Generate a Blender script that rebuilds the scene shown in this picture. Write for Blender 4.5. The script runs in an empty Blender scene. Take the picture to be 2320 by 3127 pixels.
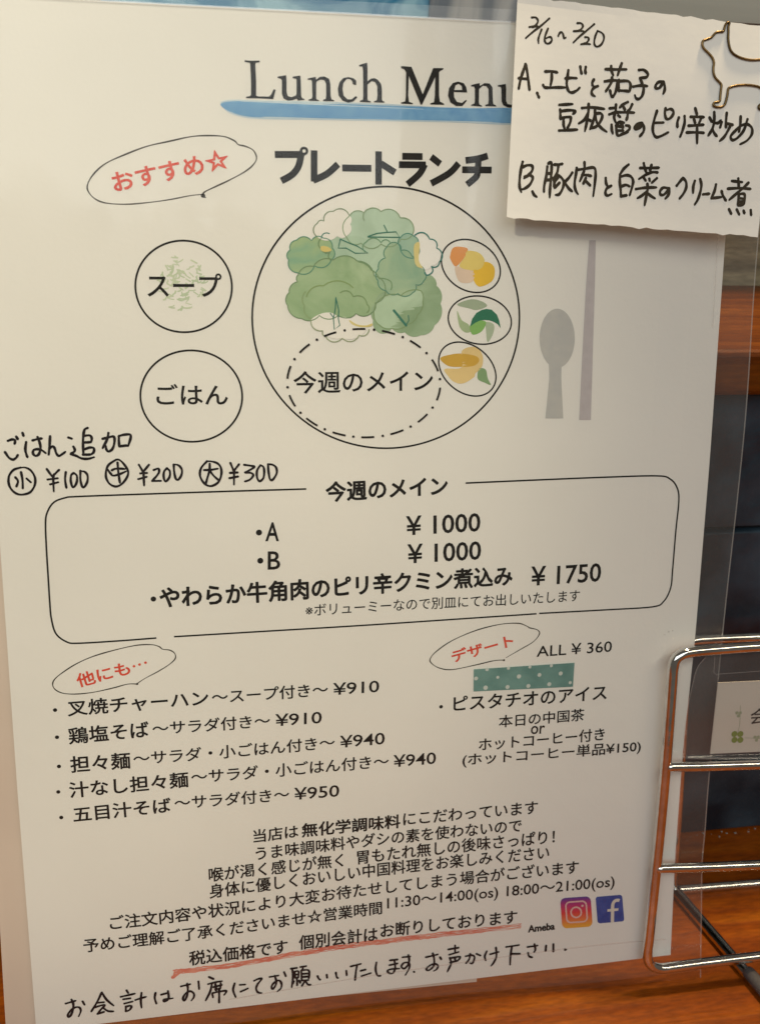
import bpy, math, random
from mathutils import Vector, Matrix, noise
from mathutils.geometry import tessellate_polygon
random.seed(7)

# ------------------------------------------------------------------ camera, world, lamps, exposure
W, H = 2320.0, 3127.0
CX, CY, F = W/2, H/2, 3221.76            # photograph size and focal length in its own pixels
V1, V2 = (18800.0, 984.0), (1035.0, 15670.0)   # vanishing points of the menu's edges
LEAN = math.radians(12.0)                # how far the menu leans back from the vertical
def cray(x, y): return Vector(((x-CX)/F, -(y-CY)/F, -1.0))
X_ = cray(*V1).normalized()
U_ = -cray(*V2); U_ = (U_ - X_*U_.dot(X_)).normalized()
N_ = X_.cross(U_)
Z_ = U_*math.cos(LEAN) + N_*math.sin(LEAN)
Y_ = Z_.cross(X_)
DIST = 0.29903
BASE = cray(1500, 3048) * (-DIST / N_.dot(cray(1500, 3048)))
R = Matrix((X_, Y_, Z_))                 # camera frame -> world frame (rows)
CAM = -(R @ BASE)
cam_d = bpy.data.cameras.new("camera"); cam = bpy.data.objects.new("camera", cam_d)
bpy.context.scene.collection.objects.link(cam)
cam.matrix_world = Matrix.Translation(CAM) @ R.to_4x4()
cam_d.sensor_fit = 'VERTICAL'; cam_d.sensor_height = 36.0; cam_d.lens = F/H*36.0
cam_d.clip_start = 0.01; cam_d.clip_end = 50.0
cam_d.dof.use_dof = True; cam_d.dof.focus_distance = 0.312; cam_d.dof.aperture_fstop = 20.0
scn = bpy.context.scene; scn.camera = cam
scn.view_settings.view_transform = 'Standard'; scn.view_settings.look = 'None'
scn.view_settings.exposure = 0.0; scn.view_settings.gamma = 1.0
scn.cycles.transparent_max_bounces = 16
world = bpy.data.worlds.new("World"); scn.world = world; world.use_nodes = True
bg = world.node_tree.nodes["Background"]
bg.inputs[0].default_value = (1.0, 0.90, 0.76, 1); bg.inputs[1].default_value = 0.105

def lamp(name, kind, loc, target, power, col, **kw):
    d = bpy.data.lights.new(name, kind); d.energy = power; d.color = col
    for k, v in kw.items(): setattr(d, k, v)
    o = bpy.data.objects.new(name, d); scn.collection.objects.link(o)
    o.location = loc
    o.rotation_euler = (Vector(target)-Vector(loc)).to_track_quat('-Z', 'Y').to_euler()
    return o
# pendant over the back of the counter: shadows fall towards the viewer
lamp("pendant_lamp", 'SPOT', (0.22, 0.185, 0.95), (0.06, 0.0, 0.0), 32.0, (1.0, 0.76, 0.46), spot_size=math.radians(95), spot_blend=0.5, shadow_soft_size=0.05)
# broad pale ceiling light before the counter, seen as the pale sheen at the menu's head
lamp("ceiling_panel", 'AREA', (-0.45, -1.45, 1.27), (0.0, 0.0, 0.22), 14.2, (0.95, 1.0, 1.0), shape='RECTANGLE', size=2.05, size_y=1.05)
# added warm spot: its cone edge stands in for the shade boundary across the menu
lamp("added_warm_spot", 'SPOT', (-0.62, -0.80, 0.95), (-0.172, 0.045, 0.212), 30.0, (1.0, 0.88, 0.60), spot_size=math.radians(18.5), spot_blend=0.6, shadow_soft_size=0.03)

# second ceiling light to the right: the streaks on the chrome bars
lamp("ceiling_strip", 'AREA', (0.80, -0.95, 1.35), (0.1, 0.0, 0.08), 4.2, (1.0, 0.88, 0.68), shape='RECTANGLE', size=1.0, size_y=0.14)

# ------------------------------------------------------------------ mapping helpers
class Surf:
    """a surface parallel to the leaning menu: offset + gentle bend along its normal"""
    def __init__(s, off, bend=None): s.off = off; s.bend = bend
    def h(s, u, v): return s.off + (s.bend(u, v) if s.bend else 0.0)
    def uv(s, x, y):
        r = cray(x, y); h = s.off
        for _ in range(5):
            p = r * ((-DIST + h) / N_.dot(r)) - BASE
            u, v = p.dot(X_), p.dot(U_); h = s.h(u, v)
        return u, v
    def pt(s, u, v, e=0.0):
        h = s.h(u, v) + e
        return Vector((u, 0, 0)) + Vector((0, math.sin(LEAN), math.cos(LEAN)))*v + Vector((0, -math.cos(LEAN), math.sin(LEAN)))*h
    def at(s, x, y, e=0.0): return s.pt(*s.uv(x, y), e)
def wray(x, y): return R @ cray(x, y)
def ground(x, y, z=0.0):
    r = wray(x, y); return CAM + r*((z-CAM.z)/r.z)
def onY(x, y, Y):
    r = wray(x, y); return CAM + r*((Y-CAM.y)/r.y)
def wave(u, v): return 0.0023*noise.noise(Vector((u*15+3.3, v*8+1.7, 0.4))) + 0.0003*math.sin(u*23+0.6)*math.cos(v*9+1.0) + 0.0002*math.sin(v*21+u*13)
SH = Surf(0.0, wave)
def layer(off): return Surf(off, wave)
PX = 0.0000975     # metres on the menu per photograph pixel (only for line widths)

def link(name, me, m=None, parent=None, smooth=False):
    o = bpy.data.objects.new(name, me); scn.collection.objects.link(o)
    if m: me.materials.append(m)
    if parent: o.parent = parent; o.matrix_parent_inverse = parent.matrix_world.inverted()
    if smooth:
        for p in me.polygons: p.use_smooth = True
    return o
def mesh(name, vs, fs, m=None, parent=None, smooth=False):
    me = bpy.data.meshes.new(name); me.from_pydata([tuple(v) for v in vs], [], fs); me.validate(); me.update()
    return link(name, me, m, parent, smooth)
def tag(o, label, cat, group=None):
    o['label'] = label; o['category'] = cat
    if group: o['group'] = group
    return o
def empty(name, loc, label, cat, group=None):
    o = bpy.data.objects.new(name, None); scn.collection.objects.link(o); o.location = loc; o.empty_display_size = 0.01
    bpy.context.view_layer.update()
    return tag(o, label, cat, group)

def thick_grid(name, L, Rr, surf, m, parent, th=0.0002, nu=24, nv=36, jag=0.0):
    """sheet between a left and a right edge (photo-pixel polylines from top to bottom), with thickness"""
    def samp(pts, t):
        k = t*(len(pts)-1); i = min(int(k), len(pts)-2); f = k-i
        return pts[i][0]+(pts[i+1][0]-pts[i][0])*f, pts[i][1]+(pts[i+1][1]-pts[i][1])*f
    def resamp(pts):
        a, b = pts[0][1], pts[-1][1]; out = []
        for j in range(nv+1):
            y = a+(b-a)*j/nv
            for i in range(len(pts)-1):
                if y <= pts[i+1][1]+1e-6 or i == len(pts)-2:
                    f = (y-pts[i][1])/(pts[i+1][1]-pts[i][1]); out.append((pts[i][0]+(pts[i+1][0]-pts[i][0])*f, y)); break
        return out
    La, Ra = resamp(L), resamp(Rr); vs = []
    for e in (0.0, -th):
        for j in range(nv+1):
            for i in range(nu+1):
                s = i/nu
                x = La[j][0]+(Ra[j][0]-La[j][0])*s; y = La[j][1]+(Ra[j][1]-La[j][1])*s
                if jag and j in (0, nv): y += jag*noise.noise(Vector((x*0.05, 3.1*j, 0)))
                vs.append(surf.at(x, y, e))
    n = (nu+1)*(nv+1); fs = []
    for j in range(nv):
        for i in range(nu):
            a = j*(nu+1)+i; fs.append((a, a+nu+1, a+nu+2, a+1)); fs.append((n+a, n+a+1, n+a+nu+2, n+a+nu+1))
    ring = [i for i in range(nu+1)] + [j*(nu+1)+nu for j in range(1, nv+1)] + [nv*(nu+1)+i for i in range(nu-1, -1, -1)] + [j*(nu+1) for j in range(nv-1, 0, -1)]
    for k in range(len(ring)):
        a, b = ring[k], ring[(k+1) % len(ring)]; fs.append((a, b, n+b, n+a))
    return mesh(name, vs, fs, m, parent)

def box(vs, fs, a, b):
    k = len(vs)
    for x in (a[0], b[0]):
        for y in (a[1], b[1]):
            for z in (a[2], b[2]): vs.append((x, y, z))
    for f in ((0,1,3,2),(4,6,7,5),(0,4,5,1),(2,3,7,6),(0,2,6,4),(1,5,7,3)): fs.append(tuple(k+i for i in f))

# ------------------------------------------------------------------ strokes and shapes printed or written on a surface
def parse(s):
    return [[tuple(float(c) for c in p.split(',')) for p in st.split()] for st in s.split(';') if st.strip()]
def crop(st, x0, y0, sc): return [[(x0+a/sc, y0+b/sc) for a, b in l] for l in st]
def smooth_path(p, n=6, closed=False):
    if len(p) < 3: return list(p)
    out = []; L = len(p)
    for i in range(L if closed else L-1):
        g = (lambda k: p[k % L]) if closed else (lambda k: p[max(0, min(L-1, k))])
        p0, p1, p2, p3 = g(i-1), g(i), g(i+1), g(i+2)
        for k in range(n):
            t = k/n
            out.append(tuple(0.5*((2*p1[c])+(-p0[c]+p2[c])*t+(2*p0[c]-5*p1[c]+4*p2[c]-p3[c])*t*t+(-p0[c]+3*p1[c]-3*p2[c]+p3[c])*t**3) for c in (0, 1)))
    if not closed: out.append(p[-1])
    return out
class Ink:
    """collects flat print for one mesh"""
    def __init__(s, surf, e=0.00008): s.surf = surf; s.vs = []; s.fs = []; s.e = e; s.k = 0
    def v(s, u, w): s.vs.append(s.surf.pt(u, w, s.e + (s.k % 60)*1.0e-6)); return len(s.vs)-1
    def stroke(s, pts, w, square=False, curve=True, closed=False, vary=0.0, n=6):
        if curve: pts = smooth_path(pts, n, closed)
        q = []
        for x, y in pts:
            a = s.surf.uv(x, y)
            if not q or math.dist(a, q[-1]) > 2e-5: q.append(a)
        if len(q) == 1: q.append((q[0][0]+2e-5, q[0][1]))
        if closed: q.append(q[0])
        s.k += 1; hw0 = w*PX/2; L = len(q); ids = []
        ph = random.random()*6
        for i in range(L):
            a = q[i-1] if i else (q[L-2] if closed else q[0]); b = q[i+1] if i < L-1 else (q[1] if closed else q[-1])
            dx, dy = b[0]-a[0], b[1]-a[1]; d = math.hypot(dx, dy) or 1; nx, ny = -dy/d, dx/d
            hw = hw0*(1+vary*math.sin(i*0.55+ph))
            if vary and not closed: hw *= 0.78+0.22*min(1, i/(0.25*L+1)) if i > L/2 else 1.0
            if vary and not closed and i > 0.8*L: hw *= 1-0.35*(i-0.8*L)/(0.2*L+1)
            ids.append((s.v(q[i][0]+nx*hw, q[i][1]+ny*hw), s.v(q[i][0]-nx*hw, q[i][1]-ny*hw)))
        for i in range(L-1): s.fs.append((ids[i][0], ids[i][1], ids[i+1][1], ids[i+1][0]))
        if not square and not closed:
            for c, o in ((q[0], q[1]), (q[-1], q[-2])):
                hw = hw0*(0.62 if (vary and c is q[-1]) else 1.0)
                ang = math.atan2(c[1]-o[1], c[0]-o[0]); ci = s.v(*c)
                r = [s.v(c[0]+hw*math.cos(ang+t), c[1]+hw*math.sin(ang+t)) for t in [(-0.5+j/8)*math.pi for j in range(9)]]
                for j in range(8): s.fs.append((ci, r[j], r[j+1]))
        return s
    def dot(s, x, y, r, ry=None, n=20):
        u, w = s.surf.uv(x, y); s.k += 1; c = s.v(u, w); ry = ry or r
        ids = [s.v(u+r*PX*math.cos(6.28318*i/n), w+ry*PX*math.sin(6.28318*i/n)) for i in range(n)]
        for i in range(n): s.fs.append((c, ids[i], ids[(i+1) % n]))
        return s
    def poly(s, loops, curve=False):
        if curve: loops = [smooth_path(l, 5, True) for l in loops]
        s.k += 1
        uv = [[Vector((*s.surf.uv(x, y), 0)) for x, y in l] for l in loops]
        flat = [p for l in uv for p in l]; ids = [s.v(p.x, p.y) for p in flat]
        for t in tessellate_polygon(uv):
            a, b, c = (flat[i] for i in t)
            if (b-a).cross(c-a).z < 0: t = (t[0], t[2], t[1])
            s.fs.append(tuple(ids[i] for i in t))
        return s
    def build(s, name, m, parent): return mesh(name, s.vs, s.fs, m, parent)
def ell(cx, cy, W_, T_, S=0.0, n=72, a0=0, a1=1):
    """ellipse from its half-width, half-height and skew (all in crop pixels)"""
    a = W_; b = S/W_; c = math.sqrt(max(T_*T_-b*b, 1e-6))
    return [(cx+a*math.cos(t), cy+b*math.cos(t)+c*math.sin(t)) for t in [6.2831853*(a0+(a1-a0)*i/n) for i in range(n)]]

# ------------------------------------------------------------------ materials
def mat(name, col=(.8,.8,.8), rough=0.5, metal=0.0, **kw):
    m = bpy.data.materials.new(name); m.use_nodes = True; b = m.node_tree.nodes["Principled BSDF"]
    b.inputs["Base Color"].default_value = (*col, 1); b.inputs["Roughness"].default_value = rough; b.inputs["Metallic"].default_value = metal
    for k, v in kw.items(): b.inputs[k].default_value = v
    return m
def noisy(m, c1, c2, scale=(1,1,1), ns=5.0, detail=6.0, bump=0.0, bscale=None, lo=0.3, hi=0.7, dist=0.0, coord='Object'):
    nt = m.node_tree; N = nt.nodes.new; L = nt.links.new; b = nt.nodes["Principled BSDF"]
    tc = N("ShaderNodeTexCoord"); mp = N("ShaderNodeMapping"); mp.inputs["Scale"].default_value = scale
    L(tc.outputs[coord], mp.inputs[0]); t = N("ShaderNodeTexNoise"); t.inputs["Scale"].default_value = ns; t.inputs["Detail"].default_value = detail; t.inputs["Distortion"].default_value = dist
    L(mp.outputs[0], t.inputs["Vector"]); r = N("ShaderNodeValToRGB"); L(t.outputs["Fac"], r.inputs[0])
    r.color_ramp.elements[0].position = lo; r.color_ramp.elements[1].position = hi
    r.color_ramp.elements[0].color = (*c1, 1); r.color_ramp.elements[1].color = (*c2, 1)
    L(r.outputs[0], b.inputs["Base Color"])
    if bump:
        t2 = N("ShaderNodeTexNoise"); t2.inputs["Scale"].default_value = bscale or ns*4; t2.inputs["Detail"].default_value = 8; L(mp.outputs[0], t2.inputs["Vector"])
        bp = N("ShaderNodeBump"); bp.inputs["Strength"].default_value = 1.0; bp.inputs["Distance"].default_value = bump
        L(t2.outputs["Fac"], bp.inputs["Height"]); L(bp.outputs[0], b.inputs["Normal"])
    return m
paper_m = noisy(mat("menu_paper", rough=0.55), (.745,.74,.695), (.785,.78,.735), ns=18, bump=0.00003, bscale=900)
back_paper_m = noisy(mat("back_sheet_paper", rough=0.6), (.60,.50,.42), (.66,.56,.47), ns=20)
note_m = noisy(mat("note_paper", rough=0.75), (.85,.84,.79), (.91,.90,.85), ns=25, bump=0.0004, bscale=30)
card_m = noisy(mat("card_paper", rough=0.6), (.70,.64,.55), (.75,.69,.60), ns=30)
ink_m = noisy(mat("black_print", rough=0.5, **{"Specular IOR Level": 0.12}), (.006,.006,.006), (.018,.017,.015), ns=300)
thin_ink_m = noisy(mat("grey_line_print", rough=0.5, **{"Specular IOR Level": 0.12}), (.025,.023,.018), (.08,.07,.055), ns=200)
marker_m = noisy(mat("black_marker", rough=0.45, **{"Specular IOR Level": 0.12}), (.005,.004,.006), (.018,.014,.015), ns=220)
note_ink_m = noisy(mat("felt_pen", rough=0.6, **{"Specular IOR Level": 0.12}), (.022,.018,.012), (.055,.045,.030), ns=200)
red_m = noisy(mat("red_print", rough=0.5), (.60,.035,.015), (.70,.10,.05), ns=400)
blue_m = noisy(mat("blue_brush_print", rough=0.5), (.10,.29,.55), (.16,.37,.60), ns=350)
blue2_m = noisy(mat("pale_blue_brush_edge", rough=0.5), (.42,.55,.64), (.50,.62,.68), ns=300)
grey_print_m = noisy(mat("grey_print", rough=0.5), (.45,.46,.45), (.50,.50,.47), ns=400)
lilac_print_m = noisy(mat("lilac_print", rough=0.5), (.46,.43,.44), (.51,.48,.49), ns=400)
def flat(name, c1, c2, ns=60): return noisy(mat(name, rough=0.5), c1, c2, ns=ns, lo=.35, hi=.65)

def film_mat(name, tint=(1,1,1), veil=0.05, gloss=0.10, rough=0.12, bump=0.0):
    m = bpy.data.materials.new(name); m.use_nodes = True; nt = m.node_tree; nt.nodes.clear(); N = nt.nodes.new; L = nt.links.new
    out = N("ShaderNodeOutputMaterial"); tr = N("ShaderNodeBsdfTransparent"); tr.inputs[0].default_value = (*tint, 1)
    df = N("ShaderNodeBsdfDiffuse"); df.inputs[0].default_value = (.75,.72,.68,1)
    gl = N("ShaderNodeBsdfGlossy"); gl.inputs["Roughness"].default_value = rough
    m1 = N("ShaderNodeMixShader"); m1.inputs[0].default_value = veil; L(tr.outputs[0], m1.inputs[1]); L(df.outputs[0], m1.inputs[2])
    lw = N("ShaderNodeLayerWeight"); lw.inputs["Blend"].default_value = 0.25
    mr = N("ShaderNodeMapRange"); mr.inputs["To Min"].default_value = gloss*0.6; mr.inputs["To Max"].default_value = min(1, gloss*5); L(lw.outputs["Fresnel"], mr.inputs["Value"])
    m2 = N("ShaderNodeMixShader"); L(mr.outputs[0], m2.inputs[0]); L(m1.outputs[0], m2.inputs[1]); L(gl.outputs[0], m2.inputs[2]); L(m2.outputs[0], out.inputs[0])
    if bump:
        tcs = N("ShaderNodeTexCoord"); sm = N("ShaderNodeTexNoise"); sm.inputs["Scale"].default_value = 30; sm.inputs["Detail"].default_value = 7; sm.inputs["Distortion"].default_value = 1.0
        L(tcs.outputs["Object"], sm.inputs["Vector"]); rr_ = N("ShaderNodeMapRange"); rr_.inputs["From Min"].default_value = .35; rr_.inputs["From Max"].default_value = .7; rr_.inputs["To Min"].default_value = 0.05; rr_.inputs["To Max"].default_value = 0.19
        L(sm.outputs["Fac"], rr_.inputs["Value"]); L(rr_.outputs[0], gl.inputs["Roughness"])
        tc = N("ShaderNodeTexCoord"); mp = N("ShaderNodeMapping"); mp.inputs["Scale"].default_value = (14, 1, 3)
        t = N("ShaderNodeTexNoise"); t.inputs["Scale"].default_value = 1.6; t.inputs["Detail"].default_value = 2.5; L(tc.outputs["Object"], mp.inputs[0]); L(mp.outputs[0], t.inputs["Vector"])
        bp = N("ShaderNodeBump"); bp.inputs["Distance"].default_value = bump; L(t.outputs["Fac"], bp.inputs["Height"]); L(bp.outputs[0], gl.inputs["Normal"])
    return m
film_m = film_mat("clear_plastic_film", veil=0.004, gloss=0.022, rough=0.09, bump=0.004)
filmback_m = film_mat("clear_plastic_back_film", veil=0.025, gloss=0.02, rough=0.2)
filmedge_m = film_mat("plastic_weld_edge", veil=0.30, gloss=0.25, rough=0.2)
case_m = film_mat("clear_card_case", tint=(.93,.92,.92), veil=0.06, gloss=0.12, rough=0.1)
chrome_m = noisy(mat("chrome_wire", (.8,.78,.74), 0.07, 1.0), (.62,.61,.58), (.88,.88,.86), ns=160, bump=0.00003, bscale=500)
bronze_m = noisy(mat("brass_wire", (.25,.17,.07), 0.35, 1.0), (.07,.045,.018), (.24,.16,.07), ns=90)
cap_m = mat("clear_rubber_cap", (.14,.13,.13), 0.25, 0.0, **{"Transmission Weight": 0.35, "IOR": 1.4})

def wood_mat(name, c1, c2, c3, rough=0.35):
    m = mat(name, c2, rough, **{"Specular IOR Level": 0.2}); nt = m.node_tree; N = nt.nodes.new; L = nt.links.new; b = nt.nodes["Principled BSDF"]
    tc = N("ShaderNodeTexCoord"); mp = N("ShaderNodeMapping"); mp.inputs["Scale"].default_value = (5, 60, 60); mp.inputs["Rotation"].default_value = (0, 0, 0.04)
    L(tc.outputs["Object"], mp.inputs[0])
    t = N("ShaderNodeTexNoise"); t.inputs["Scale"].default_value = 2.4; t.inputs["Detail"].default_value = 9; t.inputs["Distortion"].default_value = 0.7; L(mp.outputs[0], t.inputs["Vector"])
    r = N("ShaderNodeValToRGB"); e = r.color_ramp.elements; e[0].position = .3; e[0].color = (*c1, 1); e[1].position = .72; e[1].color = (*c3, 1); k = e.new(.5); k.color = (*c2, 1); L(t.outputs["Fac"], r.inputs[0])
    g = N("ShaderNodeTexNoise"); g.inputs["Scale"].default_value = 9; g.inputs["Detail"].default_value = 6; m3 = N("ShaderNodeMapping"); m3.inputs["Scale"].default_value = (22, 90, 90); L(tc.outputs["Object"], m3.inputs[0]); L(m3.outputs[0], g.inputs["Vector"])
    mx = N("ShaderNodeMix"); mx.data_type = 'RGBA'; mx.blend_type = 'OVERLAY'; mx.inputs[0].default_value = 0.6; L(r.outputs[0], mx.inputs[6]); L(g.outputs["Fac"], mx.inputs[7]); L(mx.outputs[2], b.inputs["Base Color"])
    bp = N("ShaderNodeBump"); bp.inputs["Distance"].default_value = 0.0003; L(t.outputs["Fac"], bp.inputs["Height"]); L(bp.outputs[0], b.inputs["Normal"])
    return m
wood_m = wood_mat("counter_wood", (.16,.030,.001), (.24,.052,.001), (.33,.088,.003), 0.38)
ledge_m = wood_mat("ledge_wood", (.075,.016,.001), (.12,.028,.001), (.18,.052,.004), 0.38)
wall_m = wood_mat("wall_board", (.16,.135,.09), (.25,.21,.135), (.33,.28,.18), 0.6)
tile_m = noisy(mat("slate_tile", rough=0.35), (.006,.014,.024), (.050,.085,.118), ns=38, detail=12, bump=0.0012, bscale=90, lo=.38, hi=.80)
grout_m = noisy(mat("tile_joint", rough=0.9), (.006,.006,.008), (.02,.02,.02), ns=50)
dust_m = flat("crumb_dust", (.20,.20,.19), (.42,.42,.40), 300)

# ------------------------------------------------------------------ the setting
vs, fs = [], []
TY = ground(2250, 2530).y; LZ = onY(2250, 1212, TY-0.006).z+0.0155; LB = ground(2250, 872, LZ).y if wray(2250, 872).z < 0 else 0.25
box(vs, fs, (-0.7, -0.40, -0.03), (0.7, TY+0.02, 0.0))
o = mesh("counter", vs, fs, wood_m); o['kind'] = 'structure'
vs, fs = [], []; WALLY = LB+0.004
box(vs, fs, (-1.2, WALLY, -0.03), (1.2, WALLY+0.02, 0.46))
o = mesh("wall", vs, fs, wall_m); o['kind'] = 'structure'

riser = empty("raised_counter", (0, TY, 0), "raised counter faced in dark slate tiles with an orange wooden ledge, behind the menu", "counter ledge")
vs, fs = [], []; box(vs, fs, (-0.7, TY+0.003, 0.0), (0.7, WALLY-0.002, LZ-0.016)); mesh("backing", vs, fs, grout_m, riser)
vs, fs = [], []; box(vs, fs, (-0.7, TY-0.006, LZ-0.0155), (0.7, WALLY-0.002, LZ)); ob = mesh("wood_ledge", vs, fs, ledge_m, riser)
bv = ob.modifiers.new("round", 'BEVEL'); bv.width = 0.002; bv.segments = 2
ZJ = onY(2250, 1570, TY).z; rowh = (LZ-0.016-ZJ); rows = []; zt = LZ-0.0165
while zt > 0.004:
    zb = max(0.0005, zt-max(rowh, 0.05)); rows.append((zb, zt)); zt = zb-0.0016
tw = 0.30
tile_vs, tile_fs = [], []
for ri, (zb, zt_) in enumerate(rows):
    me = None
    for c in range(-2, 3):
        x0 = c*tw + (0.15 if ri % 2 else 0.03); x0 = max(x0, -0.7); x1 = min(c*tw+(0.15 if ri % 2 else 0.03)+tw-0.0018, 0.7)
        if x1-x0 < 0.03: continue
        vs, fs = [], []; dz = random.uniform(-.0006, .0006)
        box(vs, fs, (x0, TY+dz, zb), (x1, TY+0.0045, zt_)); t = mesh("tile", vs, fs, tile_m, riser)
        bv = t.modifiers.new("round", 'BEVEL'); bv.width = 0.0007; bv.segments = 2
# crumbs where the tiles meet the counter
vs, fs = [], []
for k in range(240):
    x = random.uniform(-0.1, 0.4); y = TY-abs(random.gauss(0, 0.0022))-0.0006; r = random.uniform(.0001, .00042)
    b0 = len(vs); 
    for dx, dy, dz in ((-1,-1,0),(1,-1,0),(1,1,0),(-1,1,0),(0,0,1.2)): vs.append((x+dx*r*random.uniform(.6,1.3), y+dy*r, 0.0001+dz*r))
    fs += [(b0,b0+1,b0+4),(b0+1,b0+2,b0+4),(b0+2,b0+3,b0+4),(b0+3,b0,b0+4)]
cr = mesh("crumbs", vs, fs, dust_m); cr['kind'] = 'stuff'; cr['label'] = "pale crumbs and dust along the foot of the dark tiles"

# posters far behind, seen over the top edge of the menu
def wallrect(name, x0, y0, x1, y1, m, dy=0.004, th=0.0015, skew=0.0):
    y0 = max(y0, -150); a = onY(x0, y0, WALLY-dy); b = onY(x1, y1, WALLY-dy); v = []; f = []
    box(v, f, (a.x, WALLY-dy, min(a.z, b.z)), (b.x, WALLY-dy+th, max(a.z, b.z))); return mesh(name, v, f, m)
ice_m = mat("blue_ice_print", rough=0.3); noisy(ice_m, (.04,.25,.46), (.36,.66,.80), scale=(22, 1, 40), ns=2.2, detail=4, lo=.38, hi=.62, dist=1.2)
gris_m = mat("grey_streak_print", rough=0.35); noisy(gris_m, (.20,.24,.28), (.55,.57,.55), scale=(34, 1, 7), ns=1.8, detail=3, lo=.40, hi=.56, dist=.6)
o = wallrect("poster", 300, -400, 1315, 140, ice_m); tag(o, "pale blue icy poster showing above the menu's top edge", "poster")
o = wallrect("poster", 1322, -400, 1640, 160, gris_m, 0.006); tag(o, "grey streaked poster between the blue poster and the handwritten note", "poster")
trim_m = noisy(mat("grey_trim", rough=0.4), (.42,.43,.37), (.52,.53,.46), scale=(1,1,20), ns=6)
o = wallrect("rail", 1690, -60, 3000, 110, trim_m, 0.012, 0.010); tag(o, "pale grey rail on the wall above the handwritten note", "rail")

# ------------------------------------------------------------------ the menu in its clear sleeve
menu = empty("menu", (0, 0, 0), "large printed Japanese lunch menu in a clear plastic sleeve, leaning at the centre", "menu")
PL = [(-119,-20), (25,2000), (53,2400), (112,3150)]
PR = [(2257,106), (2214,717), (2166,1400), (2121,1948), (2082,2313), (2060,2616), (2046,2916)]
thick_grid("paper", PL, PR, SH, paper_m, menu, th=0.00025)
backs = layer(-0.0014)
thick_grid("back_sheet", [(-100, 900), (0,2820), (19,3140)], [(1500, 900), (1455,2998)], backs, back_paper_m, menu, nu=16, nv=20)
# sleeve: back film, front film, welded edge
SL = [(-190,-60), (25,3190)]
SR = [(2385,70), (2314,714), (2279,1215), (2252,1500), (2208,1900), (2164,2363), (2151,2534), (2142,2633), (2140,2760), (2137,2985)]
def film(name, surf, m, th):
    return thick_grid(name, SL, SR, surf, m, menu, th=th, nu=30, nv=46)
film("sleeve_back", layer(-0.0022), filmback_m, 0.0001)
ff = film("sleeve_front", layer(0.0007), film_m, 0.0001)
for p in ff.data.polygons: p.use_smooth = False
k = Ink(layer(0.0007), 0.00006)
k.stroke([(2385,70), (2314,714), (2279,1215), (2252,1500), (2208,1900), (2164,2363), (2151,2534), (2142,2633), (2140,2760), (2137,2985)], 4.0, square=True)
k.stroke([(2190,717), (2183,850), (2174,1000)], 2.0, square=True)
k.build("weld_edge", filmedge_m, menu)
k = Ink(layer(0.0007), 0.00006); k.stroke([(-100,-20), (260,-1), (700,22), (1160,46), (1574,68), (2250,104)], 4.0, square=True); k.build("sleeve_lip", filmedge_m, menu)
# crease of the film low on the menu
k = Ink(layer(0.0007), 0.00006); k.stroke([(700,3052), (1100,2985), (1500,2927), (1800,2889), (2030,2868)], 2.0, square=True); k.build("crease", filmedge_m, menu)
# pale dots painted as glints of the lamp on the film
for x, y, r in ((2040,1929,2.6), (2027,1938,2.0), (2052,1925,2.2)): Ink(layer(0.0007), 0.0001).dot(x, y, r).build("painted_glint", filmedge_m, menu)

def texts(items, m, name="printed_text"):
    """(string, left x, left y, right x, right y, height px, bold) -> one flat mesh per line, fitted between its two ends"""
    objs = []
    for it in items:
        c = bpy.data.curves.new("t", 'FONT'); c.body = it[0]; c.size = 1.0; c.resolution_u = 3; c.dimensions = '2D'; c.fill_mode = 'FRONT' if hasattr(c, 'fill_mode') else c.fill_mode
        c.offset = min(it[6], 0.005); c.space_character = it[7] if len(it) > 7 else 1.0
        ob = bpy.data.objects.new("t", c); scn.collection.objects.link(ob); objs.append((ob, it))
    bpy.context.view_layer.update(); dg = bpy.context.evaluated_depsgraph_get()
    for ob, it in objs:
        me = ob.evaluated_get(dg).to_mesh()
        co = [v.co.copy() for v in me.vertices]; fs = [tuple(p.vertices) for p in me.polygons]
        ob.evaluated_get(dg).to_mesh_clear()
        x0 = min(c.x for c in co); x1 = max(c.x for c in co); y0 = min(c.y for c in co); y1 = max(c.y for c in co)
        S = it[8] if len(it) > 8 else SH
        a = Vector(S.uv(it[1], it[2])); b = Vector(S.uv(it[3], it[4])); d = b-a; n = Vector((-d.y, d.x)).normalized()
        hpx = it[5]; mx, my = (it[1]+it[3])/2, (it[2]+it[4])/2
        hh = (Vector(S.uv(mx, my-hpx))-Vector(S.uv(mx, my))).length
        vs = []
        for c_ in co:
            p = a + d*((c_.x-x0)/(x1-x0)) + n*(hh*(c_.y-y0)/(y1-y0)); vs.append((p.x, p.y))
        # bold print: the same letters laid down again a hair to each side
        sh = [(0, 0)]; bo = it[6]-0.005
        if bo > 0:
            bo *= hh*1.05; sh += [(bo*math.cos(q*math.pi/3), bo*math.sin(q*math.pi/3)) for q in range(6)]
        v2, f2 = [], []; n_v = len(vs)
        for q, (ax, ay) in enumerate(sh):
            v2 += [S.pt(px_+ax, py_+ay, 0.00009+q*2e-6) for px_, py_ in vs]; f2 += [tuple(i+q*n_v for i in f) for f in fs]
        vs, fs = v2, f2
        mesh(name, vs, fs, m, it[9] if len(it) > 9 else menu)
        bpy.data.objects.remove(ob)
R_, B_ = 0.002, 0.022
texts([
 ("おすすめ☆", 353,587, 704,512, 62, .024), ("他にも", 242,2100, 401,2058, 42, .024), ("デザート", 1383,2024, 1568,1972, 38, .026)], red_m)
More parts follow.
